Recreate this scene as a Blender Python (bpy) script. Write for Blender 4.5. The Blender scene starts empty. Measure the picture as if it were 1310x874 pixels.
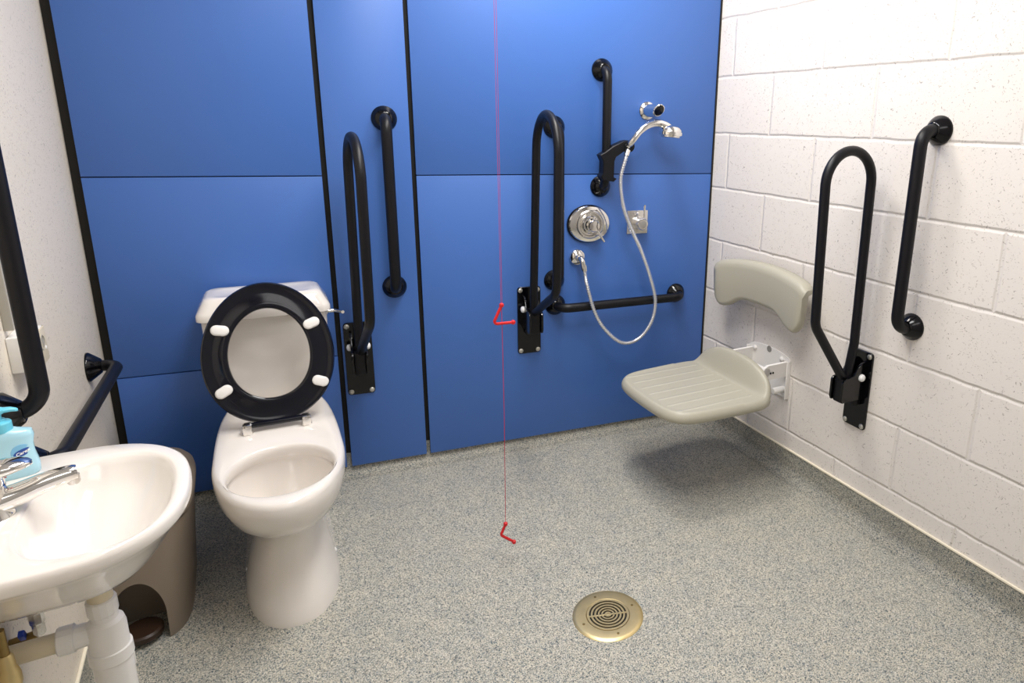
import bpy, bmesh, math, random
from mathutils import Vector, Matrix, Euler
random.seed(4)
PI = math.pi
C = bpy.context.scene.collection
sc = bpy.context.scene
AR, AL = math.radians(6), math.radians(7)       # side walls open slightly towards the viewer
LX0 = -2.222

# ------------------------------------------------------------------ materials
def srgb(r, g, b):
    f = lambda c: (c/255/12.92) if c/255 <= .04045 else ((c/255+.055)/1.055)**2.4
    return (f(r), f(g), f(b), 1)

def mat(name, col, rough=.5, metal=0, spec=.5, coat=0, bump=0, bscale=200, trans=0, var=0, vscale=6):
    m = bpy.data.materials.new(name); m.use_nodes = True
    nt = m.node_tree; b = nt.nodes['Principled BSDF']
    b.inputs['Base Color'].default_value = col
    b.inputs['Roughness'].default_value = rough
    b.inputs['Metallic'].default_value = metal
    b.inputs['Specular IOR Level'].default_value = spec
    b.inputs['Coat Weight'].default_value = coat
    b.inputs['Coat Roughness'].default_value = .08
    b.inputs['Transmission Weight'].default_value = trans
    tc = nt.nodes.new('ShaderNodeTexCoord')
    if var:
        n = nt.nodes.new('ShaderNodeTexNoise'); n.inputs['Scale'].default_value = vscale; n.inputs['Detail'].default_value = 4
        nt.links.new(tc.outputs['Object'], n.inputs['Vector'])
        mx = nt.nodes.new('ShaderNodeMix'); mx.data_type = 'RGBA'
        mx.inputs['A'].default_value = tuple(max(0, c*(1-var)) for c in col[:3])+(1,)
        mx.inputs['B'].default_value = tuple(min(1, c*(1+var)) for c in col[:3])+(1,)
        nt.links.new(n.outputs['Fac'], mx.inputs['Factor']); nt.links.new(mx.outputs['Result'], b.inputs['Base Color'])
    if bump:
        n = nt.nodes.new('ShaderNodeTexNoise'); n.inputs['Scale'].default_value = bscale; n.inputs['Detail'].default_value = 3
        nt.links.new(tc.outputs['Object'], n.inputs['Vector'])
        bp = nt.nodes.new('ShaderNodeBump'); bp.inputs['Strength'].default_value = bump; bp.inputs['Distance'].default_value = .002
        nt.links.new(n.outputs['Fac'], bp.inputs['Height']); nt.links.new(bp.outputs['Normal'], b.inputs['Normal'])
    return m

M = {}
M['blue'] = mat('blue_laminate', srgb(63, 107, 183), .42, spec=.6, var=.05, vscale=3, bump=.03, bscale=400)
M['dark'] = mat('dark_batten', srgb(22, 18, 11), .7)
M['ceramic'] = mat('white_ceramic', srgb(235, 229, 222), .12, coat=.5)
M['lidwhite'] = mat('white_plastic', srgb(240, 238, 234), .3)
M['black'] = mat('black_nylon', srgb(13, 13, 18), .42, spec=.3, bump=.02, bscale=900)
M['gloss'] = mat('black_gloss', srgb(6, 6, 10), .14, spec=.4)
M['seatblk'] = mat('black_seat_plastic', srgb(6, 8, 20), .1, spec=.45)
M['chrome'] = mat('chrome', srgb(236, 234, 230), .08, metal=1)
M['satin'] = mat('satin_steel', srgb(228, 225, 220), .25, metal=1)
M['hose'] = mat('hose_steel', srgb(236, 237, 240), .22, metal=.9)
M['brass'] = mat('worn_brass', srgb(222, 200, 146), .34, metal=.85, var=.1, vscale=40)
M['oldbrass'] = mat('tarnished_brass', srgb(150, 128, 82), .35, metal=1, var=.25, vscale=60)
M['pit'] = mat('drain_dark', srgb(22, 18, 12), .8)
M['seatgrey'] = mat('warm_grey_plastic', srgb(176, 172, 156), .42, bump=.06, bscale=500)
M['bracket'] = mat('white_powder_coat', srgb(236, 233, 229), .35)
M['taupe'] = mat('taupe_plastic', srgb(128, 116, 102), .4, bump=.08, bscale=500)
M['brown'] = mat('dark_brown_plastic', srgb(52, 36, 26), .4)
M['red'] = mat('red_plastic', srgb(214, 28, 34), .35)
M['redcord'] = mat('red_cord', srgb(196, 36, 70), .7)
M['cyan'] = mat('cyan_plastic', srgb(110, 204, 228), .3)
M['paleblue'] = mat('pale_blue_soap_bottle', srgb(176, 222, 238), .2, coat=.3)
M['navy'] = mat('blue_label', srgb(38, 78, 158), .35)
M['skyring'] = mat('sky_label', srgb(128, 190, 226), .35)
M['white'] = mat('white_print', srgb(248, 248, 248), .5)
M['pvc'] = mat('white_pvc', srgb(236, 234, 230), .3)
M['cream'] = mat('cream_plastic', srgb(224, 212, 184), .35)
M['sealer'] = mat('cream_sealing_strip', srgb(244, 236, 214), .4)
M['greypvc'] = mat('grey_conduit', srgb(186, 182, 172), .4)
M['bluecap'] = mat('blue_handle', srgb(34, 72, 190), .3)
M['ceil'] = mat('ceiling_paint', srgb(225, 222, 218), .8)
M['farwall'] = mat('far_wall_paint', srgb(170, 166, 160), .8)
M['badge'] = mat('grey_badge', srgb(140, 138, 134), .4)
M['silver'] = mat('screw_head', srgb(188, 186, 178), .35, metal=.7)

def floor_mat(name='speckled_vinyl', dim=1.0):
    m = bpy.data.materials.new(name); m.use_nodes = True
    nt = m.node_tree; N = nt.nodes; L = nt.links; b = N['Principled BSDF']
    tc = N.new('ShaderNodeTexCoord')
    v = N.new('ShaderNodeTexVoronoi'); v.inputs['Scale'].default_value = 540; v.inputs['Randomness'].default_value = 1
    L.new(tc.outputs['Object'], v.inputs['Vector'])
    sep = N.new('ShaderNodeSeparateColor'); L.new(v.outputs['Color'], sep.inputs['Color'])
    r = N.new('ShaderNodeValToRGB'); r.color_ramp.interpolation = 'CONSTANT'
    e = r.color_ramp.elements
    e[0].position = 0; e[0].color = srgb(52, 64, 74)
    e[1].position = .13; e[1].color = srgb(98, 114, 120)
    for p, c in ((.24, (144, 146, 139)), (.40, (182, 176, 160)), (.70, (203, 197, 181)), (.92, (222, 217, 204))):
        x = e.new(p); x.color = srgb(*c)
    L.new(sep.outputs['Red'], r.inputs['Fac'])
    # larger drifts of bluish and sandy flakes
    n = N.new('ShaderNodeTexNoise'); n.inputs['Scale'].default_value = 14; n.inputs['Detail'].default_value = 5
    L.new(tc.outputs['Object'], n.inputs['Vector'])
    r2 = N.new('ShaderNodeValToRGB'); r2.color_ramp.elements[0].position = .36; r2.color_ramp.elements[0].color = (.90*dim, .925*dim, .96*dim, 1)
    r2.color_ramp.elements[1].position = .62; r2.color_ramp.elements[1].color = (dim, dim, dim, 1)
    L.new(n.outputs['Fac'], r2.inputs['Fac'])
    mx = N.new('ShaderNodeMix'); mx.data_type = 'RGBA'; mx.blend_type = 'MULTIPLY'; mx.inputs['Factor'].default_value = 1
    L.new(r.outputs['Color'], mx.inputs['A']); L.new(r2.outputs['Color'], mx.inputs['B'])
    L.new(mx.outputs['Result'], b.inputs['Base Color'])
    b.inputs['Roughness'].default_value = .55
    b.inputs['Specular IOR Level'].default_value = .35
    bp = N.new('ShaderNodeBump'); bp.inputs['Strength'].default_value = .12; bp.inputs['Distance'].default_value = .001
    L.new(sep.outputs['Green'], bp.inputs['Height']); L.new(bp.outputs['Normal'], b.inputs['Normal'])
    return m
M['floor'] = floor_mat()
M['skirting'] = floor_mat('speckled_vinyl_shaded', .80)  # same vinyl as the floor, dimmed to put the upstand's shade into the colour

def block_mat(name, col, s0, z0, joints=True, flecks=.22):
    """painted blockwork with pits; object X runs along the wall, Z up"""
    m = bpy.data.materials.new(name); m.use_nodes = True
    nt = m.node_tree; N = nt.nodes; L = nt.links; b = N['Principled BSDF']
    tc = N.new('ShaderNodeTexCoord')
    sep = N.new('ShaderNodeSeparateXYZ'); L.new(tc.outputs['Object'], sep.inputs[0])
    wob = N.new('ShaderNodeTexNoise'); wob.inputs['Scale'].default_value = 9; wob.inputs['Detail'].default_value = 3
    L.new(tc.outputs['Object'], wob.inputs['Vector'])
    def math_(op, a, bb):
        q = N.new('ShaderNodeMath'); q.operation = op
        for i, x in enumerate((a, bb)):
            if isinstance(x, (int, float)): q.inputs[i].default_value = x
            else: L.new(x, q.inputs[i])
        return q.outputs[0]
    w = math_('MULTIPLY', math_('SUBTRACT', wob.outputs['Fac'], .5), .012)
    cx = N.new('ShaderNodeCombineXYZ')
    L.new(math_('ADD', math_('SUBTRACT', sep.outputs['X'], s0), w), cx.inputs[0])
    L.new(math_('ADD', math_('SUBTRACT', sep.outputs['Z'], z0), w), cx.inputs[1])
    br = N.new('ShaderNodeTexBrick')
    br.offset = .5; br.squash = 1
    br.inputs['Scale'].default_value = 1; br.inputs['Mortar Size'].default_value = .009; br.inputs['Mortar Smooth'].default_value = 1
    br.inputs['Brick Width'].default_value = .48144; br.inputs['Row Height'].default_value = .225
    L.new(cx.outputs[0], br.inputs['Vector'])
    # flecks: small dark dashes
    dn = N.new('ShaderNodeTexNoise'); dn.inputs['Scale'].default_value = 30; dn.inputs['Detail'].default_value = 2
    L.new(tc.outputs['Object'], dn.inputs['Vector'])
    mp = N.new('ShaderNodeVectorMath'); mp.operation = 'MULTIPLY_ADD'
    L.new(dn.outputs['Color'], mp.inputs[0]); mp.inputs[1].default_value = (.05, .05, .05); L.new(tc.outputs['Object'], mp.inputs[2])
    ms = []
    for sx, sz in ((170, 80), (90, 185)):
        mm = N.new('ShaderNodeVectorMath'); mm.operation = 'MULTIPLY'; mm.inputs[1].default_value = (sx, 60, sz); L.new(mp.outputs[0], mm.inputs[0])
        vo = N.new('ShaderNodeTexVoronoi'); vo.inputs['Scale'].default_value = 1; L.new(mm.outputs[0], vo.inputs['Vector'])
        sp = N.new('ShaderNodeSeparateColor'); L.new(vo.outputs['Color'], sp.inputs['Color'])
        near = math_('LESS_THAN', vo.outputs['Distance'], .18)
        some = math_('GREATER_THAN', sp.outputs['Red'], flecks)
        ms.append(math_('MULTIPLY', math_('MULTIPLY', near, some), math_('ADD', math_('MULTIPLY', sp.outputs['Green'], .8), .2)))
    fl = math_('MAXIMUM', ms[0], ms[1])
    mx = N.new('ShaderNodeMix'); mx.data_type = 'RGBA'
    mx.inputs['A'].default_value = col; mx.inputs['B'].default_value = srgb(132, 122, 116)
    L.new(math_('MULTIPLY', fl, .75), mx.inputs['Factor'])
    L.new(mx.outputs['Result'], b.inputs['Base Color'])
    b.inputs['Roughness'].default_value = .42; b.inputs['Specular IOR Level'].default_value = .35
    fine = N.new('ShaderNodeTexNoise'); fine.inputs['Scale'].default_value = 160; fine.inputs['Detail'].default_value = 4
    L.new(tc.outputs['Object'], fine.inputs['Vector'])
    h = math_('SUBTRACT', math_('MULTIPLY', fine.outputs['Fac'], .22), math_('MULTIPLY', fl, .35))
    if joints: h = math_('SUBTRACT', h, br.outputs['Fac'])
    bp = N.new('ShaderNodeBump'); bp.inputs['Strength'].default_value = .7; bp.inputs['Distance'].default_value = .0045
    L.new(h, bp.inputs['Height']); L.new(bp.outputs['Normal'], b.inputs['Normal'])
    return m
M['block_right'] = block_mat('painted_blockwork', srgb(229, 223, 217), .0963-.24072-.48144*2, .1799-.45)
M['block_left'] = block_mat('painted_wall_pitted', srgb(230, 221, 206), -3.0, .1799-.45, joints=False, flecks=.35)

# ------------------------------------------------------------------ mesh helpers
class MB:
    def __init__(self): self.v = []; self.f = []
    def add(self, vs, fs):
        o = len(self.v); self.v += [tuple(p) for p in vs]; self.f += [tuple(i+o for i in f) for f in fs]; return self
    def tube(self, path, r, n=16, caps=True):
        P = [Vector(p) for p in path]; k = len(P); rs = r if isinstance(r, (list, tuple)) else [r]*k
        T = [((P[min(i+1, k-1)]-P[max(i-1, 0)]).normalized()) for i in range(k)]
        u = T[0].orthogonal().normalized(); vs = []; fs = []
        for i in range(k):
            if i:
                q = T[i-1].rotation_difference(T[i]); u = q @ u
            u = (u-T[i]*u.dot(T[i])).normalized(); w = T[i].cross(u)
            vs += [P[i]+(u*math.cos(2*PI*j/n)+w*math.sin(2*PI*j/n))*rs[i] for j in range(n)]
        for i in range(k-1):
            for j in range(n):
                a, b = i*n+j, i*n+(j+1) % n; fs.append((a, b, b+n, a+n))
        if caps: fs += [tuple(range(n-1, -1, -1)), tuple(range((k-1)*n, k*n))]
        return self.add(vs, fs)
    def loft(self, loops, cap0=True, cap1=True):
        n = len(loops[0]); vs = [p for l in loops for p in l]; fs = []
        for i in range(len(loops)-1):
            for j in range(n):
                a, b = i*n+j, i*n+(j+1) % n; fs.append((a, b, b+n, a+n))
        if cap0: fs.append(tuple(range(n-1, -1, -1)))
        if cap1: fs.append(tuple(range((len(loops)-1)*n, len(loops)*n)))
        return self.add(vs, fs)
    def lathe(self, prof, o=(0, 0, 0), ax=(0, 0, 1), n=32, sx=1, sy=1, cap0=True, cap1=True):
        """prof: (radius, height along ax)"""
        a = Vector(ax).normalized()
        if abs(a.z) > .9: u = Vector((1, 0, 0))
        else: u = Vector((0, 0, 1)).cross(a).normalized()
        u = (u-a*u.dot(a)).normalized(); w = a.cross(u); o = Vector(o)
        return self.loft([[o+a*h+(u*math.cos(2*PI*j/n)*sx+w*math.sin(2*PI*j/n)*sy)*r for j in range(n)] for r, h in prof], cap0, cap1)
    def box(self, c, s, bev=.002, seg=2):
        bm = bmesh.new(); bmesh.ops.create_cube(bm, size=1)
        bmesh.ops.scale(bm, vec=s, verts=bm.verts)
        if bev: bmesh.ops.bevel(bm, geom=bm.edges[:], offset=min(bev, min(s)*.49), segments=seg, affect='EDGES', profile=.5)
        bmesh.ops.translate(bm, vec=c, verts=bm.verts)
        bm.verts.index_update()
        self.add([v.co[:] for v in bm.verts], [[v.index for v in f.verts] for f in bm.faces]); bm.free(); return self
    def prism(self, poly, d0, d1, axis='y', bev=0):
        """poly in the plane normal to axis ((x,z) for y, (y,z) for x, (x,y) for z)"""
        def pt(p, d):
            return {'y': (p[0], d, p[1]), 'x': (d, p[0], p[1]), 'z': (p[0], p[1], d)}[axis]
        if bev:
            cx = sum(p[0] for p in poly)/len(poly); cy = sum(p[1] for p in poly)/len(poly)
            def inset(p):
                l = math.hypot(p[0]-cx, p[1]-cy); k = (l-bev)/l; return (cx+(p[0]-cx)*k, cy+(p[1]-cy)*k)
            s = 1 if d1 > d0 else -1
            q = [inset(p) for p in poly]
            return self.loft([[pt(p, d0) for p in q], [pt(p, d0+s*bev) for p in poly], [pt(p, d1-s*bev) for p in poly], [pt(p, d1) for p in q]])
        return self.loft([[pt(p, d0) for p in poly], [pt(p, d1) for p in poly]])
    def xf(self, mtx):
        self.v = [tuple(mtx @ Vector(p)) for p in self.v]; return self

def obj(name, mb, m, parent=None, smooth=40):
    me = bpy.data.meshes.new(name); me.from_pydata(mb.v, [], mb.f); me.update()
    bm = bmesh.new(); bm.from_mesh(me); bmesh.ops.recalc_face_normals(bm, faces=bm.faces[:]); bm.to_mesh(me); bm.free()
    if smooth:
        me.shade_smooth(); me.set_sharp_from_angle(angle=math.radians(smooth))
    me.materials.append(M[m] if isinstance(m, str) else m)
    o = bpy.data.objects.new(name, me); C.objects.link(o)
    if parent: o.parent = parent
    return o

def tag(o, label, cat, group=None, kind=None):
    o['label'] = label; o['category'] = cat
    if group: o['group'] = group
    if kind: o['kind'] = kind
    return o

def frame(o, wall):
    """back: x along, -y out.  right/left wall frames have the same sense seen facing the wall"""
    if wall == 'right': o.rotation_euler = (0, 0, AR-PI/2)
    if wall == 'left': o.rotation_euler = (0, 0, AL+PI/2)
def wpt(wall, s, off, z):
    if wall == 'back': return Vector((s, -off, z))
    if wall == 'right': return Vector((math.sin(AR)*s-math.cos(AR)*off, -math.cos(AR)*s-math.sin(AR)*off, z))
    return Vector((LX0+math.sin(AL)*s+math.cos(AL)*off, -math.cos(AL)*s+math.sin(AL)*off, z))
def thing(name, label, cat, wall='back', s=0, off=0, z=0, group=None):
    o = bpy.data.objects.new(name, None); C.objects.link(o); o.empty_display_size = .05
    o.location = wpt(wall, -s if wall == 'left' else s, off, z); frame(o, wall)   # left wall: s is given along the frame's own x
    return tag(o, label, cat, group)

def fillet(pts, r, seg=8):
    P = [Vector(p) for p in pts]; out = [P[0]]
    rr = r if isinstance(r, (list, tuple)) else [r]*(len(P)-2)
    for i in range(1, len(P)-1):
        a, b, c = P[i-1], P[i], P[i+1]; d1 = (a-b).normalized(); d2 = (c-b).normalized()
        ang = d1.angle(d2); R = rr[i-1]; t = R/math.tan(ang/2)
        t = min(t, (a-b).length*.49 if i > 1 else (a-b).length*.95, (c-b).length*.49 if i < len(P)-2 else (c-b).length*.95)
        R = t*math.tan(ang/2)
        cen = b+(d1+d2).normalized()*(R/math.sin(ang/2))
        s, e = b+d1*t-cen, b+d2*t-cen
        tot = s.angle(e)
        for k in range(seg+1):
            q = k/seg
            out.append(cen+(s*math.sin((1-q)*tot)+e*math.sin(q*tot))/math.sin(tot))
    out.append(P[-1]); return out

def spline(pts, n=8):
    P = [Vector(p) for p in pts]; P = [P[0]*2-P[1]]+P+[P[-1]*2-P[-2]]; out = []
    for i in range(1, len(P)-2):
        for k in range(n):
            t = k/n; a, b, c, d = P[i-1:i+3]
            out.append(.5*((2*b)+(-a+c)*t+(2*a-5*b+4*c-d)*t*t+(-a+3*b-3*c+d)*t**3))
    out.append(P[-2]); return out

def resample(path, step):
    P = [Vector(p) for p in path]; out = [P[0]]; acc = 0
    for a, b in zip(P, P[1:]):
        l = (b-a).length; d = step-acc
        while d <= l: out.append(a.lerp(b, d/l)); d += step
        acc = (acc+l) % step
    return out

def superellipse(n, hx, hy, e=2.0, cx=0, cy=0, hy2=None, e2=None):
    """closed (x,y) loop; hy toward -y (front), hy2 toward +y (back)"""
    out = []
    for j in range(n):
        t = 2*PI*j/n; c, s = math.cos(t), math.sin(t)
        ee = e if s < 0 else (e2 or e); h = hy if s < 0 else (hy2 if hy2 is not None else hy)
        out.append((cx+hx*math.copysign(abs(c)**(2/ee), c), cy+h*math.copysign(abs(s)**(2/ee), s)))
    return out

def rrect(hx, hy, r, cx=0, cy=0, k=6):
    out = []
    for (sx, sy, a0) in ((1, -1, -PI/2), (1, 1, 0), (-1, 1, PI/2), (-1, -1, PI)):
        for i in range(k+1):
            a = a0+PI/2*i/k
            out.append((cx+sx*(hx-r)+r*math.cos(a), cy+sy*(hy-r)+r*math.sin(a)))
    return out

# ------------------------------------------------------------------ room
CEIL = 2.45
def struct(name, mb, m, label=None, cat=None, smooth=0):
    o = obj(name, mb, m, smooth=smooth); o['kind'] = 'structure'
    if label: o['label'] = label; o['category'] = cat
    return o
cor = [wpt('left', -.3, -.2, 0), wpt('left', 3.1, -.2, 0), wpt('right', 3.1, -.2, 0), wpt('right', -.3, -.2, 0)]
struct('floor', MB().add([(p.x, p.y, 0) for p in cor], [(0, 1, 2, 3)]), 'floor', 'grey blue and beige speckled vinyl safety floor', 'floor')
struct('ceiling', MB().add([(p.x, p.y, CEIL) for p in cor], [(3, 2, 1, 0)]), 'ceil', 'plain white ceiling above the room', 'ceiling')
def slab(w, label):
    mb = MB()
    if w == 'left': mb.box((-1.4, .05, CEIL/2), (3.2, .1, CEIL), 0)
    else: mb.box((1.4, .05, CEIL/2), (3.2, .1, CEIL), 0)
    o = struct('wall_'+w, mb, 'block_'+w, label, 'wall')
    o.location = wpt(w, 0, 0, 0); frame(o, w); return o
slab('right', 'white painted blockwork wall with pitted surface'); slab('left', 'white painted pitted wall behind the basin')
struct('wall_back', MB().box((-1.1, .06, CEIL/2), (3.0, .08, CEIL), 0), 'dark', 'dark backing wall showing in the gaps between blue panels', 'wall')
struct('wall_front', MB().box((-1.1, -3.0, CEIL/2), (3.4, .1, CEIL), 0), 'farwall', 'plain painted wall opposite the blue panels', 'wall')

# coved vinyl skirting: vertical upstand with a rounded foot
def cove(name, wall, s0, s1, y0, top, label):
    R = .045; prof = [(y0+.0, top), (y0-.004, top), (y0-.004, R)]
    for k in range(1, 9):
        a = PI/2*k/8; prof.append((y0-.004-R+R*math.cos(a), R-R*math.sin(a)))
    prof += [(y0-.004-R-.02, -.0006), (y0-.004-R-.02, -.01), (y0, -.01)]
    prof = [(y, z+.0012 if 0 < z < top else z) for y, z in prof]
    mb = MB().loft([[(s, y, z) for y, z in prof] for s in (s0, s1)])
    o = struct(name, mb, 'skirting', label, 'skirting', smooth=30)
    o.location = wpt(wall, 0, 0, 0); frame(o, wall); return o
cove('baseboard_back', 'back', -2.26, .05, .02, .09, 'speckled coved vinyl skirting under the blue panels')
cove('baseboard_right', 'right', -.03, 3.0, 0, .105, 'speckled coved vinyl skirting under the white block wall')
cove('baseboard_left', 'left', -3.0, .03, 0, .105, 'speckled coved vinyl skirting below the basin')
for k, (w, a, b) in enumerate((('right', 0, 2.95), ('left', -2.95, 0))):
    o = struct('trim_%d' % (k+1), MB().box(((a+b)/2, -.0035, .1085), (b-a, .007, .007), .0015), 'sealer', 'cream sealing strip along the top of the %s wall skirting' % w, 'trim')
    o.location = wpt(w, 0, 0, 0); frame(o, w)

struct('trim_3', MB().box((-.0035, .012, 1.25), (.009, .028, 2.36), 0), 'dark', 'black sealant strip in the corner between blue panels and white block wall', 'trim')
# blue laminate boards, 13 mm thick, faces on y = 0
X = dict(xl=-2.196, g1l=-1.5365, g1r=-1.519, g2l=-1.2436, g2r=-1.2283, xr=-.008)
ZB, ZL, ZU, G = .042, .490, 1.1367, .0018
for (x0, x1, z0, z1, lab) in (
    (X['xl'], X['g1l'], ZU+G, 2.40, 'upper blue laminate panel above and left of the toilet'),
    (X['xl'], X['g1l'], ZL+G, ZU-G, 'middle blue laminate panel directly behind the toilet cistern'),
    (X['xl'], X['g1l'], ZB, ZL-G, 'low blue laminate panel behind the bin and toilet pan'),
    (X['g1r'], X['g2l'], ZB, 2.40, 'narrow full height blue laminate panel right of the toilet'),
    (X['g2r'], X['xr'], ZU+G, 2.40, 'upper blue laminate panel behind the shower head'),
    (X['g2r'], X['xr'], ZB, ZU-G, 'lower blue laminate panel behind the shower controls')):
    struct('wall_panel', MB().box(((x0+x1)/2, .0065, (z0+z1)/2), (x1-x0, .013, z1-z0), .001), 'blue', lab, 'wall panel', smooth=30)

# ------------------------------------------------------------------ grab rails
def flange_mb(p, d, r=.0425, rt=.0165, h=.034):
    return MB().lathe([(r, 0), (r, .004), (r*.97, .006), (rt+.004, h-.002), (rt, h), (rt-.004, h)], p, d, 32)
def grab_rail(label, wall, s, z, rel, so=.07, so2=None, r=.0185, bend=.046, name='grab_rail'):
    """flanges at (0,0) and rel=(dx,dz) on the wall; bar stands off by so"""
    t = thing(name, label, 'grab rail', wall, s, 0, z, 'black wall grab rails')
    dx, dz = rel; so2 = so2 or so
    path = fillet([(0, -.012, 0), (0, -so, 0), (dx, -so2, dz), (dx, -.012, dz)], bend, 10)
    obj('bar', MB().tube(path, r, 20), 'black', t)
    for p in ((0, 0, 0), (dx, 0, dz)):
        obj('flange', flange_mb(p, (0, -1, 0), rt=r+.001), 'gloss', t)
    return t
grab_rail('black vertical grab rail on the narrow blue panel, right of the toilet cistern', 'back', -1.3255, 1.331, (0, -.596))
grab_rail('black vertical grab rail on the blue wall, partly hidden behind a raised support arm', 'back', -.7145, 1.316, (0, -.6))
grab_rail('black vertical grab rail carrying the shower head holder', 'back', -.521, 1.533, (0, -.444), r=.0172, so=.06)
grab_rail('black horizontal grab rail low on the blue wall behind the shower hose', 'back', -.71, .612, (.555, .006))
grab_rail('black vertical grab rail on the white block wall', 'right', 1.058, 1.338, (0, -.592), so=.075)
grab_rail('black horizontal grab rail on the left wall behind the basin', 'left', -.234, .614, (-.68, .022), so=.072, so2=.05, r=.016)
grab_rail('black vertical grab rail on the left wall beside the soap bottle', 'left', -1.0, 1.38, (0, -.6), so=.06, r=.0155)

# ------------------------------------------------------------------ drop-down support arms (raised)
def support_arm(label, wall, s, ztop, rear, front, top, bendz, turn=0, pw=.095, ph=.278, r=.0153):
    """plate top at ztop; arm legs given as (off at bottom, off at top) and heights relative to the plate top"""
    t = thing('drop_down_support_rail', label, 'support rail', wall, s, 0, ztop-ph/2, 'black drop-down support rails')
    h = ph/2
    pl = obj('backplate', MB().prism(rrect(pw/2, h, .012), 0, -.008, 'y', .0015), 'gloss', t)
    for x in (-1, 1):
        for z in (-1, 1):
            obj('screw', MB().lathe([(.0092, 0), (.0092, .002), (.006, .0048), (.001, .0056)], (x*(pw/2-.012), -.008, z*(h-.013)), (0, -1, 0), 16), 'silver', t)
    # housing: two cheeks and a block between them
    hz0, hz1 = h-.165, h-.03
    prof = [(-.008, hz1), (-.030, hz1-.004), (-.048, hz1-.02), (-.062, hz1-.045), (-.085, hz1-.05), (-.104, hz1-.053), (-.112, hz1-.062),
            (-.112, hz0+.012), (-.106, hz0), (-.03, hz0), (-.008, hz0-.006)]
    for x in (-1, 1):
        obj('cheek', MB().prism(prof, x*.020, x*.028, 'x', .001), 'gloss', t)
    obj('pivot_block', MB().box((0, -.055, (hz0+hz1)/2-.03), (.040, .096, .085), .006), 'black', t)
    obj('stop_block', MB().box((0, -.02, hz0-.012), (.04, .024, .03), .005), 'black', t)
    for x in (-1, 1):
        obj('pivot_cap', MB().lathe([(.0125, 0), (.0125, .006), (.010, .010), (.004, .0125), (.001, .013)], (x*.028, -.03, hz1-.055), (x, 0, 0), 20), 'white', t)
    R = (front[1]-rear[1])/2; cy = -(front[1]+rear[1])/2; zc = h+top-R-r
    pts = [Vector((0, -.07, hz1-.085)), Vector((0, -rear[0], h+.03))]
    pts += [Vector((0, cy+R*math.cos(a), zc+R*math.sin(a))) for a in [PI*k/20 for k in range(21)]]
    low = fillet([Vector((0, cy-R, zc)), Vector((0, -front[0], h+bendz)), Vector((0, -.086, hz1-.058))], .07, 10)
    pts += low[1:]
    arm = MB().tube(pts, r, 18)
    if turn: arm.xf(Matrix.Translation((0, -.05, 0)) @ Matrix.Rotation(turn, 4, 'Z') @ Matrix.Translation((0, .05, 0)))
    obj('arm', arm, 'black', t)
    return t
support_arm('black drop-down support rail raised against the narrow blue panel beside the toilet', 'back', -1.464, .612, (.08, .13), (.36, .385), .678, .095, turn=math.radians(6.2))
support_arm('black drop-down support rail raised on the blue wall next to the red pull cord', 'back', -.821, .697, (.08, .125), (.365, .382), .677, .06)
support_arm('black drop-down support rail raised on the white block wall beside the shower seat', 'right', .889, .616, (.05, .06), (.24, .257), .672, .115)

# ------------------------------------------------------------------ toilet
T = thing('toilet', 'white close coupled toilet with raised black seat and lever flush cistern', 'toilet')
T.location = (-1.748, 0, 0); T.rotation_euler = (0, 0, math.radians(5))
def pan_loop(z, w, yf, yb, ym, n=72, e=2.0, eb=3.0, x=0):
    return [(px+x, py, z) for px, py in superellipse(n, w, ym-yf, e, 0, ym, yb-ym, eb)]
outer = [pan_loop(0, .127, -.775, -.14, -.50, e=2.3, eb=5), pan_loop(.012, .126, -.774, -.14, -.5, e=2.3, eb=5),
         pan_loop(.05, .120, -.762, -.14, -.5, e=2.3, eb=5),
         pan_loop(.12, .102, -.736, -.14, -.5, e=2.3, eb=5), pan_loop(.19, .085, -.716, -.14, -.5, e=2.3, eb=5),
         pan_loop(.235, .083, -.712, -.13, -.51, e=2.2, eb=5), pan_loop(.258, .096, -.734, -.12, -.54, e=2.2, eb=4.5),
         pan_loop(.279, .122, -.780, -.11, -.56, e=2.1, eb=4), pan_loop(.308, .144, -.818, -.09, -.57, e=2.1, eb=3.6),
         pan_loop(.342, .159, -.842, -.07, -.57, eb=3.2), pan_loop(.375, .166, -.852, -.05, -.56, eb=3),
         pan_loop(.397, .1665, -.852, -.045, -.555, eb=3), pan_loop(.409, .163, -.847, -.048, -.555, eb=3),
         pan_loop(.414, .155, -.836, -.055, -.555, eb=3)]
def bowl(z, w, l, yc, e=2.0): return pan_loop(z, w, yc-l, yc+l, yc, e=e, eb=e)
inner = [bowl(.4145, .138, .147, -.660), bowl(.411, .132, .141, -.659), bowl(.400, .1285, .137, -.657), bowl(.380, .129, .138, -.656), bowl(.374, .133, .142, -.655),
         bowl(.36, .130, .139, -.645), bowl(.30, .112, .120, -.63), bowl(.25, .080, .092, -.60), bowl(.215, .05, .062, -.58), bowl(.20, .03, .04, -.57)]
obj('pan', MB().loft(outer+inner), 'ceramic', T, 50)
def rl(hx, hy, r, cy, z): return [(x, y, z) for x, y in rrect(hx, hy, r, 0, cy, 6)]
obj('cistern', MB().loft([rl(.150, .075, .03, -.098, .410), rl(.158, .080, .035, -.098, .418), rl(.166, .084, .035, -.098, .45), rl(.176, .088, .035, -.098, .60), rl(.180, .090, .035, -.098, .712)]), 'ceramic', T, 40)
obj('cistern_lid', MB().loft([rl(.184, .094, .03, -.103, .709), rl(.190, .099, .032, -.103, .712), rl(.190, .099, .032, -.103, .728), rl(.186, .096, .032, -.102, .736),
    rl(.172, .087, .032, -.098, .762), rl(.165, .082, .032, -.096, .774), rl(.155, .072, .03, -.096, .779), rl(.135, .055, .03, -.096, .777), rl(.12, .042, .03, -.096, .774)]), 'ceramic', T, 40)
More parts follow.
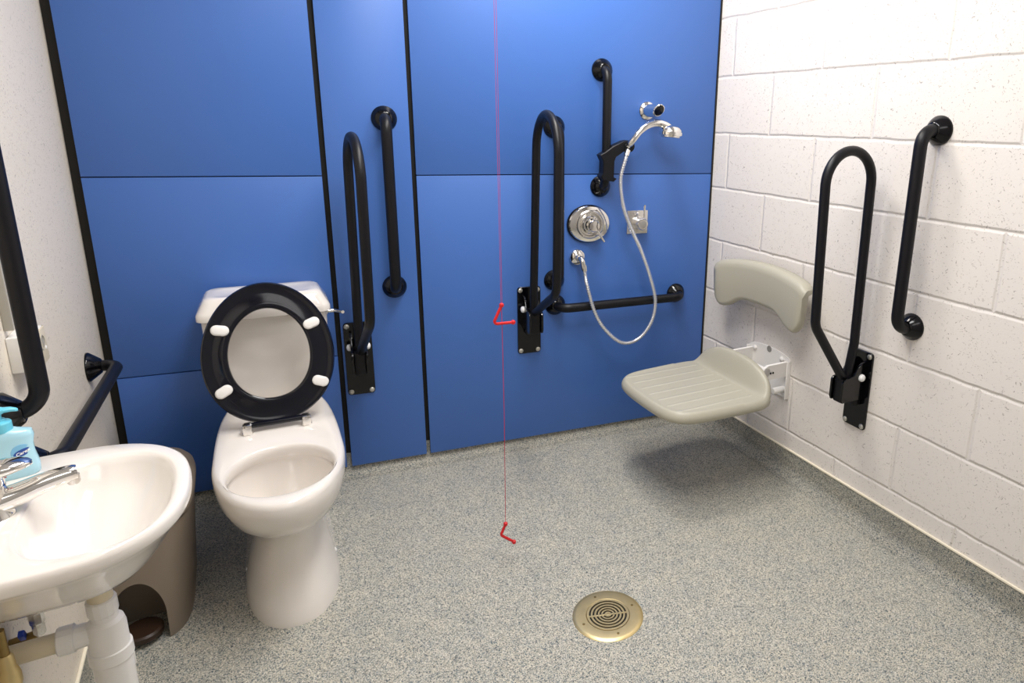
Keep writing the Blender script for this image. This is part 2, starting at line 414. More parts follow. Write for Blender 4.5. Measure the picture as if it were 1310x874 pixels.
fl = obj('flush_lever', MB().lathe([(.013, 0), (.013, .006), (.007, .009), (.007, .03)], (.178, -.10, .685), (1, 0, 0), 20)
    .tube(fillet([(.205, -.10, .685), (.212, -.112, .686), (.228, -.16, .692)], .01), .0055, 12), 'chrome', T)
# raised seat ring: plane (x, b) leaning back from the hinge line
seat_org = Matrix.Translation((0, -.385, .432)) @ Matrix.Rotation(math.radians(-17), 4, 'X')
def egg(n, hw, b0, b1, bm, eb=2.0, ef=2.0):
    o = []
    for j in range(n):
        t = 2*PI*j/n; c, s = math.cos(t), math.sin(t)
        if s < 0: x = hw*math.copysign(abs(c)**(2/eb), c); b = bm+(bm-b0)*s/abs(s)*abs(s)**(2/eb)
        else: x = hw*math.copysign(abs(c)**(2/ef), c); b = bm+(b1-bm)*abs(s)**(2/ef)
        o.append((x, b))
    return o
def ring(hw, b0, b1, bm, y, n=80): return [seat_org @ Vector((x, y, b)) for x, b in egg(n, hw, b0, b1, bm, 2.15, 1.95)]
O = dict(hw=.179, b0=.0, b1=.425, bm=.20); I = dict(hw=.109, b0=.075, b1=.345, bm=.205)
def oring(d, y): return ring(O['hw']-d, O['b0']+d, O['b1']-d, O['bm'], y)
def iring(d, y): return ring(I['hw']+d, I['b0']-d, I['b1']+d, I['bm'], y)
loops = [oring(.004, .012), oring(0, .006), oring(.0, -.002), oring(.004, -.008), oring(.010, -.008), oring(.014, -.0065), oring(.035, -.006), iring(.018, -.009), iring(.006, -.011), iring(.001, -.008), iring(0, -.001), iring(.004, .012)]
mbs = MB().loft(loops+[loops[0]], False, False)
seat = obj('seat', mbs, 'seatblk', T, 50)
for (x, b, rot) in ((-.122, .292, .2), (.122, .286, -.35), (-.128, .112, -.5), (.130, .104, .4)):
    mb = MB().loft([[(px, y, pz) for px, pz in rrect(.024-d, .0155-d, .0150-d, 0, 0, 6)] for d, y in ((0, -.005), (0, -.013), (.002, -.016), (.006, -.0175))])
    mb.xf(seat_org @ Matrix.Translation((x, 0, b)) @ Matrix.Rotation(rot, 4, 'Y'))
    obj('buffer', mb, 'lidwhite', seat)['label'] = 'white rubber buffer'
obj('hinge_bar', MB().tube([(-.08, -.395, .437), (.08, -.395, .437)], .0085, 16), 'seatblk', seat)
for x in (-1, 1):
    obj('hinge', MB().box((x*.079, -.402, .431), (.026, .03, .034), .006).lathe([(.015, 0), (.015, .004), (.009, .006)], (x*.079, -.402, .4145), (0, 0, 1), 20), 'chrome', T)['label'] = 'chrome hinge post'
for x, y in ((-.110, -.53), (.111, -.545)):
    obj('bolt_cap', MB().lathe([(.009, -.012), (.009, .004), (.0075, .008), (.003, .010)], (x*1.0, y, .05), (x, 0, .12), 16), 'lidwhite', T)['label'] = 'white floor bolt cap'

# ------------------------------------------------------------------ shower fittings
t = thing('shower_head_holder', 'black sliding holder clamped on the slide rail, gripping the shower head', 'shower holder', 'back', -.521, .06, 1.16)
hol = [(-.034, .056), (-.012, .068), (.019, .090), (.066, .111), (.088, .111), (.106, .094), (.102, .076), (.089, .069), (.065, .072), (.031, .052), (.022, .031), (.023, -.032), (.035, -.037), (.025, -.046), (-.02, -.040), (-.030, -.026), (-.022, -.014), (-.021, .031)]
obj('clamp', MB().prism(hol, .022, -.026, 'y', .003), 'black', t, 30)
obj('clamp_ring', MB().lathe([(.0215, -.03), (.023, -.027), (.023, .027), (.0215, .03)], (.085, 0, .090), (0, -1, 0), 28), 'black', t)
t = thing('hand_shower', 'chrome hand-held shower head with curved handle held in the black slider', 'shower head', 'back', -.437, .115, 1.245)
hp = spline([(-.008, .02, .004), (.006, .004, .030), (.035, 0, .065), (.075, 0, .089), (.115, 0, .094), (.147, 0, .084), (.166, 0, .066)], 8)
k = len(hp); obj('handle', MB().tube(hp, [.0095 if i < 3 else .012+.007*(i/k)**2 for i in range(k)], 18), 'chrome', t)
hd = Matrix.Translation((.166, 0, .060)) @ Matrix.Rotation(math.radians(4), 4, 'Y')
obj('head', MB().lathe([(.006, .030), (.022, .028), (.036, .021), (.043, .011), (.0435, .004), (.047, .003), (.047, -.009), (.045, -.011)], (0, 0, 0), (0, 0, 1), 32, 1, .9).xf(hd), 'chrome', t)
obj('spray_face', MB().lathe([(.038, -.011), (.038, -.017), (.034, -.019)], (0, 0, 0), (0, 0, 1), 28, 1, .9).xf(hd), 'satin', t)
# hose, ribbed
hq = [(-.608, -.062, .782), (-.606, -.07, .74), (-.604, -.09, .70), (-.578, -.105, .60), (-.535, -.11, .523), (-.46, -.112, .457), (-.385, -.112, .463), (-.325, -.11, .529), (-.306, -.105, .619),
      (-.331, -.1, .722), (-.378, -.1, .839), (-.429, -.1, .937), (-.462, -.1, 1.025), (-.476, -.102, 1.123), (-.461, -.108, 1.20), (-.446, -.10, 1.238)]
hs = resample(spline(hq, 10), .0024)
t = thing('shower_hose', 'ribbed chrome shower hose hanging in a loop from the wall outlet to the shower head', 'shower hose', 'back', -.608, .06, .78)
org = Vector((-.608, -.06, .78))
obj('hose', MB().tube([p-org for p in hs], [(.0092, .0092, .0056, .0056)[i % 4] for i in range(len(hs))], 10), 'hose', t)
obj('end_nut', MB().tube([p-org for p in hs[:11]], .0105, 12), 'chrome', t)
obj('end_nut', MB().tube([p-org for p in hs[-11:]], .0105, 12), 'chrome', t)
t = thing('hose_outlet', 'small chrome wall outlet elbow feeding the shower hose', 'wall outlet', 'back', -.618, 0, .806)
obj('rose', MB().lathe([(.033, 0), (.034, .006), (.031, .013), (.022, .02), (.014, .023), (.012, .03)], (0, 0, 0), (0, -1, 0), 12), 'chrome', t, 20)
obj('elbow', MB().tube(fillet([(0, -.02, 0), (.002, -.06, 0), (.01, -.062, -.042)], .014), .0108, 16), 'chrome', t)
t = thing('shower_valve', 'round chrome shower mixer valve with black edge and small lever on the blue wall', 'shower valve', 'back', -.571, 0, .94)
obj('gasket', MB().lathe([(.091, 0), (.092, .006), (.090, .009)], (0, 0, 0), (0, -1, 0), 48, 1, .84), 'gloss', t)
obj('faceplate', MB().lathe([(.088, .006), (.088, .012), (.084, .017), (.066, .022), (.05, .023)], (.002, 0, 0), (0, -1, 0), 48, 1, .84), 'chrome', t, 30)
obj('dial_ring', MB().lathe([(.058, .02), (.058, .027), (.054, .031), (.047, .031), (.044, .026), (.036, .025), (.036, .02)], (0, 0, 0), (0, -1, 0), 48), 'satin', t, 30)
obj('knob', MB().lathe([(.036, .024), (.036, .036), (.033, .040), (.026, .041), (.0235, .044), (.0235, .072), (.021, .076), (.006, .077)], (0, 0, 0), (0, -1, 0), 40), 'chrome', t, 30)
obj('lever', MB().tube([(.012, -.060, -.014), (.03, -.062, -.04), (.047, -.064, -.066)], [.0055, .005, .0042], 12), 'satin', t)
t = thing('diverter_valve', 'square brushed steel diverter plate with a round knob and upright lever behind the hose', 'diverter valve', 'back', -.354, 0, .94)
obj('plate', MB().box((0, -.004, 0), (.094, .008, .097), .002), 'satin', t)
obj('knob', MB().lathe([(.027, .008), (.027, .02), (.0245, .022), (.0245, .06), (.022, .064), (.016, .0645)], (.0, 0, -.002), (0, -1, 0), 32), 'satin', t, 30)
obj('knob_slot', MB().lathe([(.0145, .0635), (.0145, .0655), (.012, .066)], (0, 0, -.002), (0, -1, 0), 24), 'badge', t)
obj('lever', MB().tube([(.012, -.045, .018), (.0135, -.046, .075)], [.0048, .0042], 12), 'chrome', t)
obj('stop_pin', MB().tube([(-.01, -.006, .018), (-.01, -.03, .042)], .0042, 12), 'chrome', t)
t = thing('fixed_spray_head', 'short chrome fixed spray nozzle on a round wall rose above the hand shower', 'spray nozzle', 'back', -.322, 0, 1.388)
obj('rose', MB().lathe([(.036, 0), (.036, .004), (.032, .009), (.022, .013), (.02, .016)], (0, 0, 0), (0, -1, 0), 40), 'chrome', t, 30)
def nz(r, d, sl): return [(r*math.cos(a)+d*.12, -d-sl*r*math.sin(a), r*math.sin(a)) for a in [2*PI*k/32 for k in range(32)]]
obj('nozzle', MB().loft([nz(.0255, .01, 0), nz(.025, .062, .3), nz(.024, .084, .7), (nz(.0215, .087, .75))]), 'chrome', t, 30)
obj('spray_face', MB().loft([nz(.019, .0865, .75), nz(.019, .0885, .75), nz(.015, .089, .75)]), 'gloss', t)

# ------------------------------------------------------------------ shower seat on the right wall (frame: x = s toward viewer, -y out)
def ribbed_mat():
    """the seat's grey plastic with shallow ribs running from the front to the rear"""
    m = M['seatgrey'].copy(); m.name = 'ribbed_grey_plastic'; nt = m.node_tree; N = nt.nodes; L = nt.links
    b = N['Principled BSDF']; old = [x for x in N if x.type == 'BUMP'][0]
    tc = N.new('ShaderNodeTexCoord'); sp = N.new('ShaderNodeSeparateXYZ'); L.new(tc.outputs['Object'], sp.inputs[0])
    def f(op, a, bb=0.0):
        q = N.new('ShaderNodeMath'); q.operation = op
        for i, x in enumerate((a, bb)):
            if isinstance(x, float): q.inputs[i].default_value = x
            else: L.new(x, q.inputs[i])
        return q.outputs[0]
    w = f('POWER', f('ABSOLUTE', f('COSINE', f('MULTIPLY', sp.outputs['X'], PI/.058))), 26.0)
    w = f('MULTIPLY', w, f('MULTIPLY', f('LESS_THAN', sp.outputs['Y'], -.235), f('GREATER_THAN', sp.outputs['Y'], -.565)))
    w = f('MULTIPLY', w, f('LESS_THAN', f('ABSOLUTE', sp.outputs['X']), .19))
    w = f('MULTIPLY', w, f('GREATER_THAN', sp.outputs['Z'], -.03))
    bp = N.new('ShaderNodeBump'); bp.inputs['Strength'].default_value = .8; bp.inputs['Distance'].default_value = .0025
    L.new(w, bp.inputs['Height']); L.new(old.outputs['Normal'], bp.inputs['Normal']); L.new(bp.outputs['Normal'], b.inputs['Normal'])
    mx = N.new('ShaderNodeMix'); mx.data_type = 'RGBA'; mx.inputs['A'].default_value = b.inputs['Base Color'].default_value; mx.inputs['B'].default_value = srgb(196, 193, 180)
    L.new(f('MULTIPLY', w, .55), mx.inputs['Factor']); L.new(mx.outputs['Result'], b.inputs['Base Color'])
    return m
t = thing('folding_shower_chair', 'grey folding shower seat with ribbed top fixed to the white block wall', 'shower seat', 'right', .445, 0, .40)
# wall bracket (plate with arched top)
pl = [(.118, -.09), (.118, .066)]+[(.118*math.cos(a), .066+.024*math.sin(a)) for a in [PI*k/16 for k in range(1, 16)]]+[(-.118, .066), (-.118, -.09)]
br = obj('wall_bracket', MB().prism(pl, 0, -.006, 'y', .0015).box((.119, -.010, -.012), (.004, .02, .155), .001).box((-.119, -.010, -.012), (.004, .02, .155), .001), 'bracket', t)
for x in (-.082, .075): obj('bolt', MB().lathe([(.011, 0), (.011, .004), (.007, .008), (.002, .009)], (x, -.006, .062), (0, -1, 0), 6), 'bracket', br)
bd = obj('badge', MB().lathe([(.013, 0), (.013, .0012)], (.0, -.006, .08), (0, -1, 0), 28), 'badge', br)
for x in (-.107, .107):
    h = obj('hinge_arm', MB().prism([(-.004, .06), (-.105, .06), (-.122, .05), (-.128, .034), (-.122, .008), (-.10, .0), (-.004, .0)], x-.012*(1 if x > 0 else -1), x, 'x', .0015), 'bracket', t)
    for q in (-.078, -.09):
        obj('bolt', MB().lathe([(.0042, 0), (.0042, .0015)], (x+(.0002 if x > 0 else -.0002), q, .028), (1 if x > 0 else -1, 0, 0), 12), 'gloss', h)
obj('pivot_tube', MB().tube([(-.107, -.108, .032), (.107, -.108, .032)], .017, 20), 'bracket', t)
for x in (-.095, .095): obj('stop_peg', MB().lathe([(.012, 0), (.012, .05), (.010, .054)], (x, -.006, -.055), (0, -1, 0), 18), 'lidwhite', t)
# seat pan: tray with a low upstand at the rear, built as a height field top over a flat bottom
nu, nv = 72, 64
def seat_outline(n=96):
    W0, W1 = .222, .196                         # half width at the rear / front
    pts = rrect(1, 1, .16, 0, 0, 10)
    return pts
def seat_xy(u, v):
    """u,v in -1..1 superelliptic square -> local x,y ; v=-1 rear"""
    hw = .243-.026*(v+1)/2
    x = u*hw
    off = .150+(v+1)/2*.455-.012*(u*u)*(1 if v > 0 else 0)*max(0, v)
    return x, -off
def sq2disc(a, r):
    c, s = math.cos(a), math.sin(a); e = 5.0
    k = (abs(c)**e+abs(s)**e)**(-1/e); return c*k*r, s*k*r
def lip(x, off):
    """height of rear upstand at this point"""
    h = .098*max(0, 1-abs(x/.232)**2.5)**.75
    d = (off-.150)
    if d < .026: f = 1
    elif d < .07: q = (d-.026)/.044; f = 1-(q*q*(3-2*q))
    else: f = 0
    return h*f
rings = [0, .05]+[.05+.0225*k for k in range(1, 40)]+[.945, .96, .975, .988, 1.0]
NA = 200; top = []
vs = []; fs = []
for i, r in enumerate(rings):
    row = []
    for j in range(NA):
        u, v = sq2disc(2*PI*j/NA, r); x, y = seat_xy(u, v); e = max(0, (r-.94)/.06)
        z = lip(x, -y)-.014*e*e
        z += .004*max(0, (r-.86)/.14)*(1-e) if v > -.3 else 0
        row.append((x, y, z))
    top.append(row)
und = []
for r, dz in ((1.006, -.022), (1.0, -.031), (.975, -.038), (.93, -.041), (.5, -.042), (.05, -.042)):
    row = []
    for j in range(NA):
        u, v = sq2disc(2*PI*j/NA, r); x, y = seat_xy(u, v)
        row.append((x, y, dz))
    und.append(row)
SPZ = -.008
allr = [[(x, y, z+SPZ) for x, y, z in l] for l in ([top[1]] + top[2:] + und)]
mbp = MB().loft(allr, True, True)
obj('seat_pan', mbp, ribbed_mat(), t, 60)
# backrest
t = thing('backrest_pad', 'grey curved padded backrest on the white block wall above the shower seat', 'backrest', 'right', .439, 0, .72)
secs = []
NB = 40
for i in range(NB+1):
    q = -1+2*i/NB; x = q*.250
    zt = .108-.030*q*q
    a = abs(q)
    lo = -.050+(-.056)*(1/(1+math.exp(-(a-.57)*12)))            # ends hang lower than the middle
    if a > .82: k_ = (a-.82)/.18; lo += .05*k_*k_; zt -= .012*k_*k_
    d = .068+.022*a*a                                            # front face curls toward the sitter at the ends
    th = .040
    hz = (zt-lo)/2; cz = (zt+lo)/2
    hx = th/2*(1-.35*max(0, (a-.93)/.07)**2)
    loop = []
    for (yy, zz) in ((d+hx, lo+.018), (d+hx, zt-.030), (d+hx-.001, zt-.016), (d+hx-.008, zt-.005), (d+hx-.016, zt), (d-hx-.012, zt+.001), (d-hx-.016, zt-.004), (d-hx-.014, zt-.014),
                     (d-hx, zt-.022), (d-hx, lo+.014), (d-hx+.005, lo+.004), (d-hx+.014, lo), (d+hx-.012, lo+.001), (d+hx-.003, lo+.007)):
        loop.append((x*(1+.035*max(0, min(1, (zz-zt+.03)/.015))), -yy, zz))
    secs.append(loop)
obj('pad', MB().loft(secs), 'seatgrey', t, 55)
for x in (-.12, .12): obj('wall_spacer', MB().lathe([(.03, 0), (.03, .006), (.018, .01), (.018, .062)], (x, 0, .01), (0, -1, 0), 24), 'bracket', t)

# ------------------------------------------------------------------ emergency pull cord
t = thing('emergency_pull_cord', 'red emergency pull cord with two triangular handles hanging from the ceiling', 'pull cord')
t.location = (-1.098, -.72, 0)
obj('ceiling_switch', MB().lathe([(.042, 0), (.042, .012), (.036, .026), (.012, .034), (.004, .04)], (0, 0, CEIL), (0, 0, -1), 32), 'lidwhite', t)
for dx in (-.003, .003):
    obj('cord', MB().tube([(dx, 0, CEIL-.03), (dx*.9, 0, 1.4), (dx*.5, 0, .835)], .0005, 8), 'redcord', t)
obj('cord', MB().tube([(0, 0, .835), (.001, 0, .5), (-.002, 0, .138)], .0009, 8), 'redcord', t)
def cord_handle(pts, r=.0042):
    P = fillet(pts, .008, 6); mb = MB().tube(P, r, 12)
    for p in (P[0], P[-1]): mb.lathe([(.001, -.007), (.0055, -.0045), (.007, 0), (.0055, .0045), (.001, .007)], p, (0, 0, 1), 14)
    return obj('handle', mb, 'red', t)
cord_handle([(.0, 0, .833), (-.026, -.004, .781), (.033, .003, .779)])
cord_handle([(-.002, 0, .138), (-.018, -.003, .105), (.024, .004, .066)])

# ------------------------------------------------------------------ floor drain
t = thing('floor_drain', 'round brass floor drain with concentric slotted grate', 'floor drain')
t.location = (-.892, -1.046, 0); t.rotation_euler = (0, 0, math.radians(-12))
obj('rim', MB().lathe([(.099, 0), (.099, .001), (.096, .003), (.088, .0045), (.062, .0042), (.0605, .003), (.0605, .0)], n=64, cap0=False, cap1=False), 'brass', t, 30)
obj('sump', MB().lathe([(.061, .0005), (.061, .0012)], n=48), 'pit', t)
g = MB()
for r0, r1 in ((.053, .0595), (.043, .048), (.033, .038), (.0235, .028), (.0145, .0188), (.004, .0095)):
    g.lathe([(r0, .0014), (r0, .0042), (r1, .0042), (r1, .0014), (r0, .0014)], n=56, cap0=False, cap1=False)
g.box((0, 0, .0028), (.112, .0052, .0026), .0004).box((0, 0, .0026), (.012, .012, .0024), .0004)
obj('grate', g, 'brass', t, 30)
for a in (1.9, 4.9, 3.5, .3): obj('screw', MB().lathe([(.0035, .0042), (.0035, .0052), (.002, .0055)], (.077*math.cos(a), .077*math.sin(a), 0), n=12), 'oldbrass', t)

# ------------------------------------------------------------------ pedal bin (left wall frame: x = -s, -y = out)
t = thing('pedal_bin', 'taupe plastic pedal bin squeezed between the basin, left wall and toilet', 'bin', 'left')
def bl(s0, s1, o0, o1, z, e=3.3):
    return [(-(s0+s1)/2-dy, -(o0+o1)/2+dx, z) for dx, dy in superellipse(72, (o1-o0)/2, (s1-s0)/2, e, 0, 0)]
body = MB().loft([bl(.27, .722, .006, .201, .001), bl(.27, .722, .006, .2035, .02), bl(.265, .705, .004, .213, .13), bl(.255, .69, .002, .221, .22), bl(.25, .678, .002, .229, .300)])
bo = obj('body', body, 'taupe', t, 40)
# arched foot recess
cut_pts = [(-.02, -.05), (-.02, .0)]
arch = [(-.093-.058*math.cos(a), .085+.082*math.sin(a)) for a in [PI*k/20 for k in range(21)]]
arch = [(-.145, -.02), (-.148, .02)]+[(p[0]+.0, p[1]) for p in arch][::-1][::-1]
poly = [(-.035, -.05)]+[(-.093+.058*math.cos(a), .07+.1*math.sin(a)) for a in [PI*k/20 for k in range(21)]]+[(-.151, -.05)]
cutter = obj('bin_cut', MB().prism(poly, -.60, -.85, 'x'), 'taupe', t, 0)
md = bo.modifiers.new('recess', 'BOOLEAN'); md.operation = 'DIFFERENCE'; md.object = cutter; md.solver = 'EXACT'
dg = bpy.context.evaluated_depsgraph_get(); nm = bpy.data.meshes.new_from_object(bo.evaluated_get(dg))
bo.modifiers.clear(); bo.data = nm; bpy.data.objects.remove(cutter)
nm.shade_smooth(); nm.set_sharp_from_angle(angle=math.radians(40))
obj('lid', MB().loft([bl(.247, .682, .001, .232, .302), bl(.245, .685, .001, .234, .307), bl(.247, .682, .002, .232, .318), bl(.262, .655, .008, .218, .336), bl(.29, .61, .025, .185, .352), bl(.34, .54, .06, .15, .358)]), 'taupe', t, 40)
obj('pedal', MB().prism([(-.69-.045*math.cos(a)+.0, -.093+.045*math.sin(a)) for a in [2*PI*k/28 for k in range(28)]], .012, .034, 'z', .005), 'brown', t)

# ------------------------------------------------------------------ wash basin (left wall frame)
ZB_ = .70
t = thing('wash_basin', 'small white ceramic wall hung hand basin with rounded front', 'basin', 'left', -1.242, 0, 0)
def bas(sc_, z, cut=0, fr=.0, n=88):
    """outer outline scaled about the bowl centre; back stays on the wall"""
    out = []
    for dx, dy in superellipse(n, .212*sc_, .185*sc_, 2.35, 0, 0, .106, 6):
        y = -.108+dy if dy < 0 else -.108+dy
        out.append((dx, min(y, -.002), z))
    return out
def inn(k_, z, n=88, cy=-.166):
    return [(dx-.014-.031*max(0, 1-k_)/.88*1.0, cy+dy+.016*max(0, 1-k_)/.88, z) for dx, dy in superellipse(n, .165*k_, .103*k_, 2.4, 0, 0, .10*k_, 2.6)]
def und_(k_, yf, z): return [(dx, min(-.108+dy, -.002), z) for dx, dy in superellipse(88, .212*k_, yf-.108, 2.35, 0, 0, .106, 6)]
lo = [und_(.24, .172, .552), und_(.36, .195, .556), und_(.47, .214, .568), und_(.57, .231, .587), und_(.67, .247, .610), und_(.78, .262, .634), und_(.87, .274, .653), und_(.935, .282, .665),
            bas(.955, .6705), bas(.985, .673), bas(1.0, .679), bas(1.0, .690), bas(.992, .698), bas(.97, .7005)]
up = [inn(1.06, .7005), inn(1.02, .6995), inn(.985, .694), inn(.955, .684), inn(.90, .663), inn(.78, .642), inn(.62, .620), inn(.42, .600), inn(.25, .584), inn(.12, .580)]
obj('bowl', MB().loft(lo+up), 'ceramic', t, 50)
obj('waste_hole', MB().lathe([(.018, 0), (.018, .002), (.014, .003), (.011, .001)], (-.045, -.15, .580), (0, 0, 1), 28), 'chrome', t)

# mixer tap on the near corner of the basin's rear ledge
t = thing('mixer_tap', 'chrome lever mixer tap on the basin ledge with long spout over the bowl', 'tap', 'left', -1.245, .030, ZB_)
t.rotation_euler = (0, 0, AL+PI/2+math.radians(14))
obj('tap_body', MB().lathe([(.027, 0), (.026, .004), (.022, .012), (.0215, .045), (.022, .052), (.018, .058)], n=28), 'chrome', t)
sp = spline([(0, .0, .022), (0, -.03, .027), (.0, -.065, .035), (.0, -.096, .039), (0, -.108, .039)], 8); k = len(sp)
mb = MB().tube(sp, [.021-.009*i/k for i in range(k)], 20)
obj('spout', mb, 'chrome', t)
obj('aerator', MB().lathe([(.0095, 0), (.0095, -.012), (.008, -.015)], (0, -.102, .035), (0, 0, 1), 20), 'satin', t)
lv = obj('lever', MB().lathe([(.021, .054), (.022, .058), (.022, .072), (.018, .08), (.008, .083)], n=28)
    .loft([[(x, -.005-l, z0+hz*s) for x, s in [(w*math.cos(a), math.sin(a)) for a in [2*PI*k/16 for k in range(16)]]] for l, w, z0, hz in ((-.018, .016, .074, .012), (.004, .023, .077, .015), (.022, .0235, .079, .0125), (.038, .019, .079, .009), (.048, .012, .078, .006), (.052, .006, .077, .003))]), 'chrome', t)
obj('hot_cold_mark', MB().lathe([(.0038, 0), (.0038, .0015)], (0, -.0222, .064), (0, -1, 0), 14), 'red', t)

# soap bottle
t = thing('soap_bottle', 'pale blue pump soap bottle standing on the basin ledge behind the tap', 'soap bottle', 'left', -1.10, .0215, ZB_)
t.scale = (.96, .96, .93)
t.rotation_euler = (0, 0, AL+math.radians(8))       # broad face turned to the viewer
SB = ((.031, .0185, 0), (.0335, .020, .004), (.034, .0205, .02), (.031, .019, .045), (.031, .0175, .062), (.0335, .018, .078), (.032, .0175, .088), (.02, .0155, .094), (.0165, .0145, .096))
obj('bottle', MB().loft([[(x, y, z) for x, y in superellipse(48, a*(1.28 if z < .09 else 1.1), b, 2.6)] for a, b, z in SB]), 'paleblue', t, 60)
obj('collar', MB().lathe([(.0165, .094), (.0168, .096), (.0168, .111), (.0155, .113), (.009, .115), (.0085, .118)], n=32), 'cyan', t, 30)
obj('pump', MB().lathe([(.005, .114), (.005, .128), (.009, .129), (.0115, .133), (.0115, .137), (.008, .1395)], n=24)
    .loft([[(.001+l, w*math.cos(a), z0+h*math.sin(a)) for a in [2*PI*k/16 for k in range(16)]] for l, w, z0, h in ((-.006, .0095, .1335, .0045), (.006, .009, .1345, .005), (.018, .006, .1335, .0045), (.025, .0042, .131, .0035), (.027, .003, .130, .0022))]), 'cyan', t)
def wrap(p, out):
    """lay a flat label point (x, z) onto the bottle's front"""
    x, z = p; a, b = .0375, .0180
    return (x, -b*max(.05, 1-min(1, abs(x)/a)**2.6)**(1/2.6)-out, z)
LC = (.0225, .050)
lab = obj('label', MB().loft([[wrap((LC[0]+x*q, LC[1]+z*q), o) for x, z in superellipse(48, .0150, .0160, 2)] for q, o in ((1.03, -.001), (1, .0008), (.6, .0009), (.1, .0009))], False, True), 'skyring', t)
ct, st = math.cos(.3), math.sin(.3)
def tl(x, z, dx=0): return (LC[0]+.001+x*ct-z*st, LC[1]+x*st+z*ct)
obj('oval', MB().loft([[wrap(tl(x*q, z*q), o) for x, z in superellipse(48, .0130, .0066, 2)] for q, o in ((1.03, .0005), (1, .0015), (.5, .0016), (.1, .0016))], False, True), 'navy', lab)
cu = bpy.data.curves.new('lettering', 'FONT'); cu.body = 'Carex'; cu.size = .0082; cu.align_x = 'CENTER'; cu.align_y = 'CENTER'; cu.shear = .3; cu.extrude = 0; cu.offset = .0002
tmp = bpy.data.objects.new('lettering_tmp', cu); C.objects.link(tmp)
dg = bpy.context.evaluated_depsgraph_get(); me = bpy.data.meshes.new_from_object(tmp.evaluated_get(dg)); bpy.data.objects.remove(tmp)
for v in me.vertices: v.co = wrap(tl(v.co.x, v.co.y), .0021)
me.materials.clear(); me.materials.append(M['white'])
o = bpy.data.objects.new('lettering', me); C.objects.link(o); o.parent = lab

# bottle trap and waste pipe
t = thing('bottle_trap', 'white plastic bottle trap with waste pipe below the basin', 'waste trap', 'left', -1.245, .138, .30)
obj('tailpiece', MB().lathe([(.024, .250), (.024, .240), (.0185, .239), (.0185, .18)], n=32), 'cream', t, 30)
obj('inlet_nut', MB().lathe([(.0195, .206), (.0225, .204), (.0225, .178), (.0205, .176), (.0195, .17), (.0195, .16)], n=14), 'pvc', t, 25)
obj('trap_body', MB().lathe([(.0195, .176), (.0205, .166), (.027, .160), (.0295, .148), (.0295, .09)], n=40), 'pvc', t, 30)
obj('trap_cup', MB().lathe([(.0295, .107), (.0328, .106), (.0332, .084), (.030, .081), (.029, -.012), (.026, -.024), (.016, -.03)], n=40)
    .box((.030*math.cos(-1.2), .030*math.sin(-1.2), .06), (.004, .004, .028), .001), 'pvc', t, 30)
obj('outlet_nut', MB().lathe([(.019, .015), (.0205, .035), (.0205, .043), (.0245, .044), (.0245, .065), (.023, .067)], (0, 0, .142), (0, 1, 0), 14), 'pvc', t, 25)
obj('outlet_pipe', MB().tube([(0, .05, .142), (0, .09, .1415), (0, .137, .141)], .0175, 24), 'cream', t)
# isolating valve on the cold supply
t = thing('isolating_valve', 'tarnished brass isolating valve with blue handle under the basin', 'valve', 'left', -1.205, .040, .42)
obj('riser', MB().lathe([(.007, .13), (.007, .088), (.011, .087), (.011, .079), (.008, .078), (.008, .06)], n=18), 'oldbrass', t, 25)
obj('union_nut', MB().lathe([(.010, .068), (.0115, .066), (.0115, .048), (.0105, .046), (.0095, .044), (.0095, .026), (.008, .022)], n=8), 'satin', t, 25)
obj('branch', MB().tube(fillet([(0, 0, .04), (0, 0, .024), (-.004, .045, .02)], .008), .0072, 14), 'oldbrass', t)
obj('handle', MB().prism(rrect(.006, .010, .004, 0, .010), -.006, .002, 'y', .001).xf(Matrix.Translation((-.004, .022, .025)) @ Matrix.Rotation(-.5, 4, 'Y')), 'bluecap', t)
t = thing('pipe_coupling', 'golden brass pipe coupling low on the left wall under the basin', 'pipe fitting', 'left', -1.30, .0195, .43)
obj('pipe', MB().tube([(0, 0, .10), (0, 0, -.42)], .007, 16), 'oldbrass', t)
obj('coupling', MB().lathe([(.008, .055), (.0105, .05), (.011, .03), (.013, .025), (.015, .016), (.015, .0), (.013, -.006), (.011, -.01), (.011, -.03)], n=20), 'brass', t, 30)
obj('lock_nut', MB().lathe([(.0125, -.028), (.014, -.03), (.014, -.046), (.012, -.048)], n=6), 'satin', t, 20)

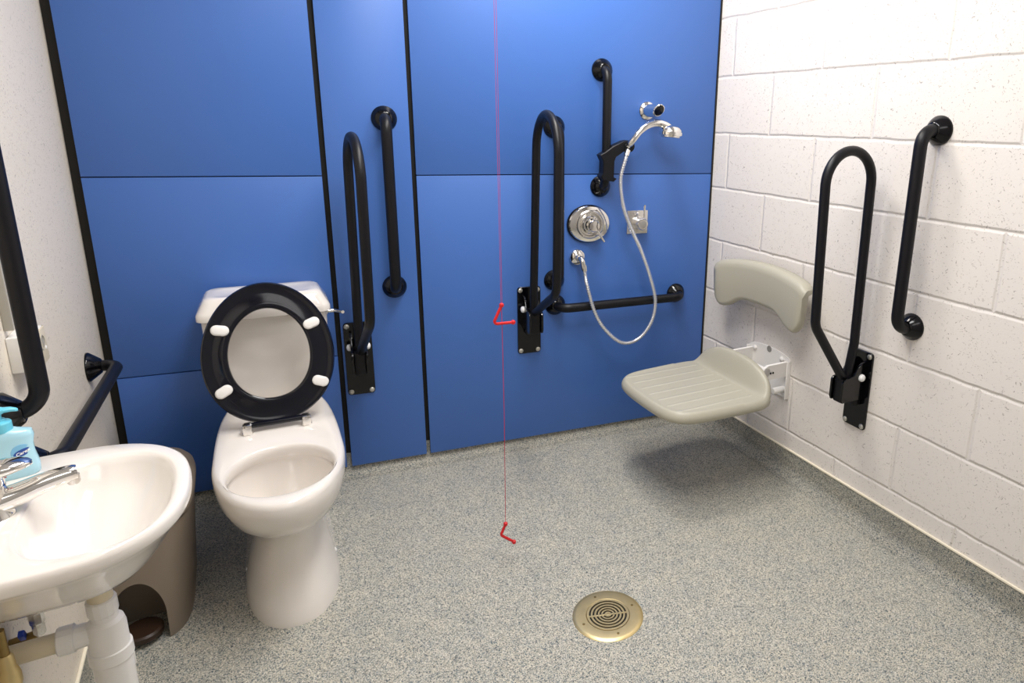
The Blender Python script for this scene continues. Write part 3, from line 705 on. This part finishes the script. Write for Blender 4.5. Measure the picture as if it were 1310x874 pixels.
# cable box and conduit on the left wall
t = thing('cable_box', 'white square cable box on the left wall behind the vertical grab rail', 'electrical box', 'left', -.85, 0, .86)
obj('box', MB().box((0, -.0205, 0), (.085, .041, .073), .0025), 'lidwhite', t)
obj('cover', MB().box((0, -.0425, 0), (.083, .003, .071), .001), 'cream', t)
obj('knockout', MB().lathe([(.016, .044), (.0165, .0448), (.0145, .0452), (.0145, .0440)], (.008, 0, .008), (0, -1, 0), 28), 'greypvc', t)
obj('screw', MB().lathe([(.004, .0435), (.004, .0448)], (.027, 0, -.008), (0, -1, 0), 12), 'white', t)
tag(obj('cable_conduit', MB().box((-.878, -.008, 1.68), (.018, .016, 1.54), .002), 'greypvc'), 'pale grey vertical conduit strip running up the left wall from the cable box', 'conduit')
o = bpy.data.objects['cable_conduit']; o.location = wpt('left', 0, 0, 0); frame(o, 'left')

# ------------------------------------------------------------------ camera, light, view
cd = bpy.data.cameras.new('camera'); cam = bpy.data.objects.new('camera', cd); C.objects.link(cam)
cam.location = (-1.50555, -2.47476, 1.33098); cam.rotation_euler = (1.31928, -.02545, -.41132)
cd.sensor_width = 36; cd.lens = 839.658/1310*36; cd.shift_x = -142.252/1310; cd.shift_y = -61.62/1310; cd.clip_start = .02
sc.camera = cam

def area(name, loc, rot, size, power, col, sy=None):
    l = bpy.data.lights.new(name, 'AREA'); l.energy = power; l.color = col; l.size = size
    if sy: l.shape = 'RECTANGLE'; l.size_y = sy
    o = bpy.data.objects.new(name, l); C.objects.link(o); o.location = loc; o.rotation_euler = rot; return o
area('ceiling_light_shower', (-.70, -.45, CEIL-.03), (0, 0, 0), .30, 18, (1, .94, .86))
area('ceiling_light_room', (-1.02, -1.25, CEIL-.03), (0, 0, 0), .6, 33, (1, .985, .975), 1.1)
area('camera_bounce', (-1.0, -2.85, 2.2), (math.radians(58), 0, math.radians(-4)), 1.1, 11, (1, .975, .965))
w = bpy.data.worlds.new('world'); sc.world = w; w.use_nodes = True
w.node_tree.nodes['Background'].inputs['Color'].default_value = (.9, .93, 1, 1); w.node_tree.nodes['Background'].inputs['Strength'].default_value = .25
sc.view_settings.view_transform = 'Standard'; sc.view_settings.look = 'None'; sc.view_settings.exposure = 0.0
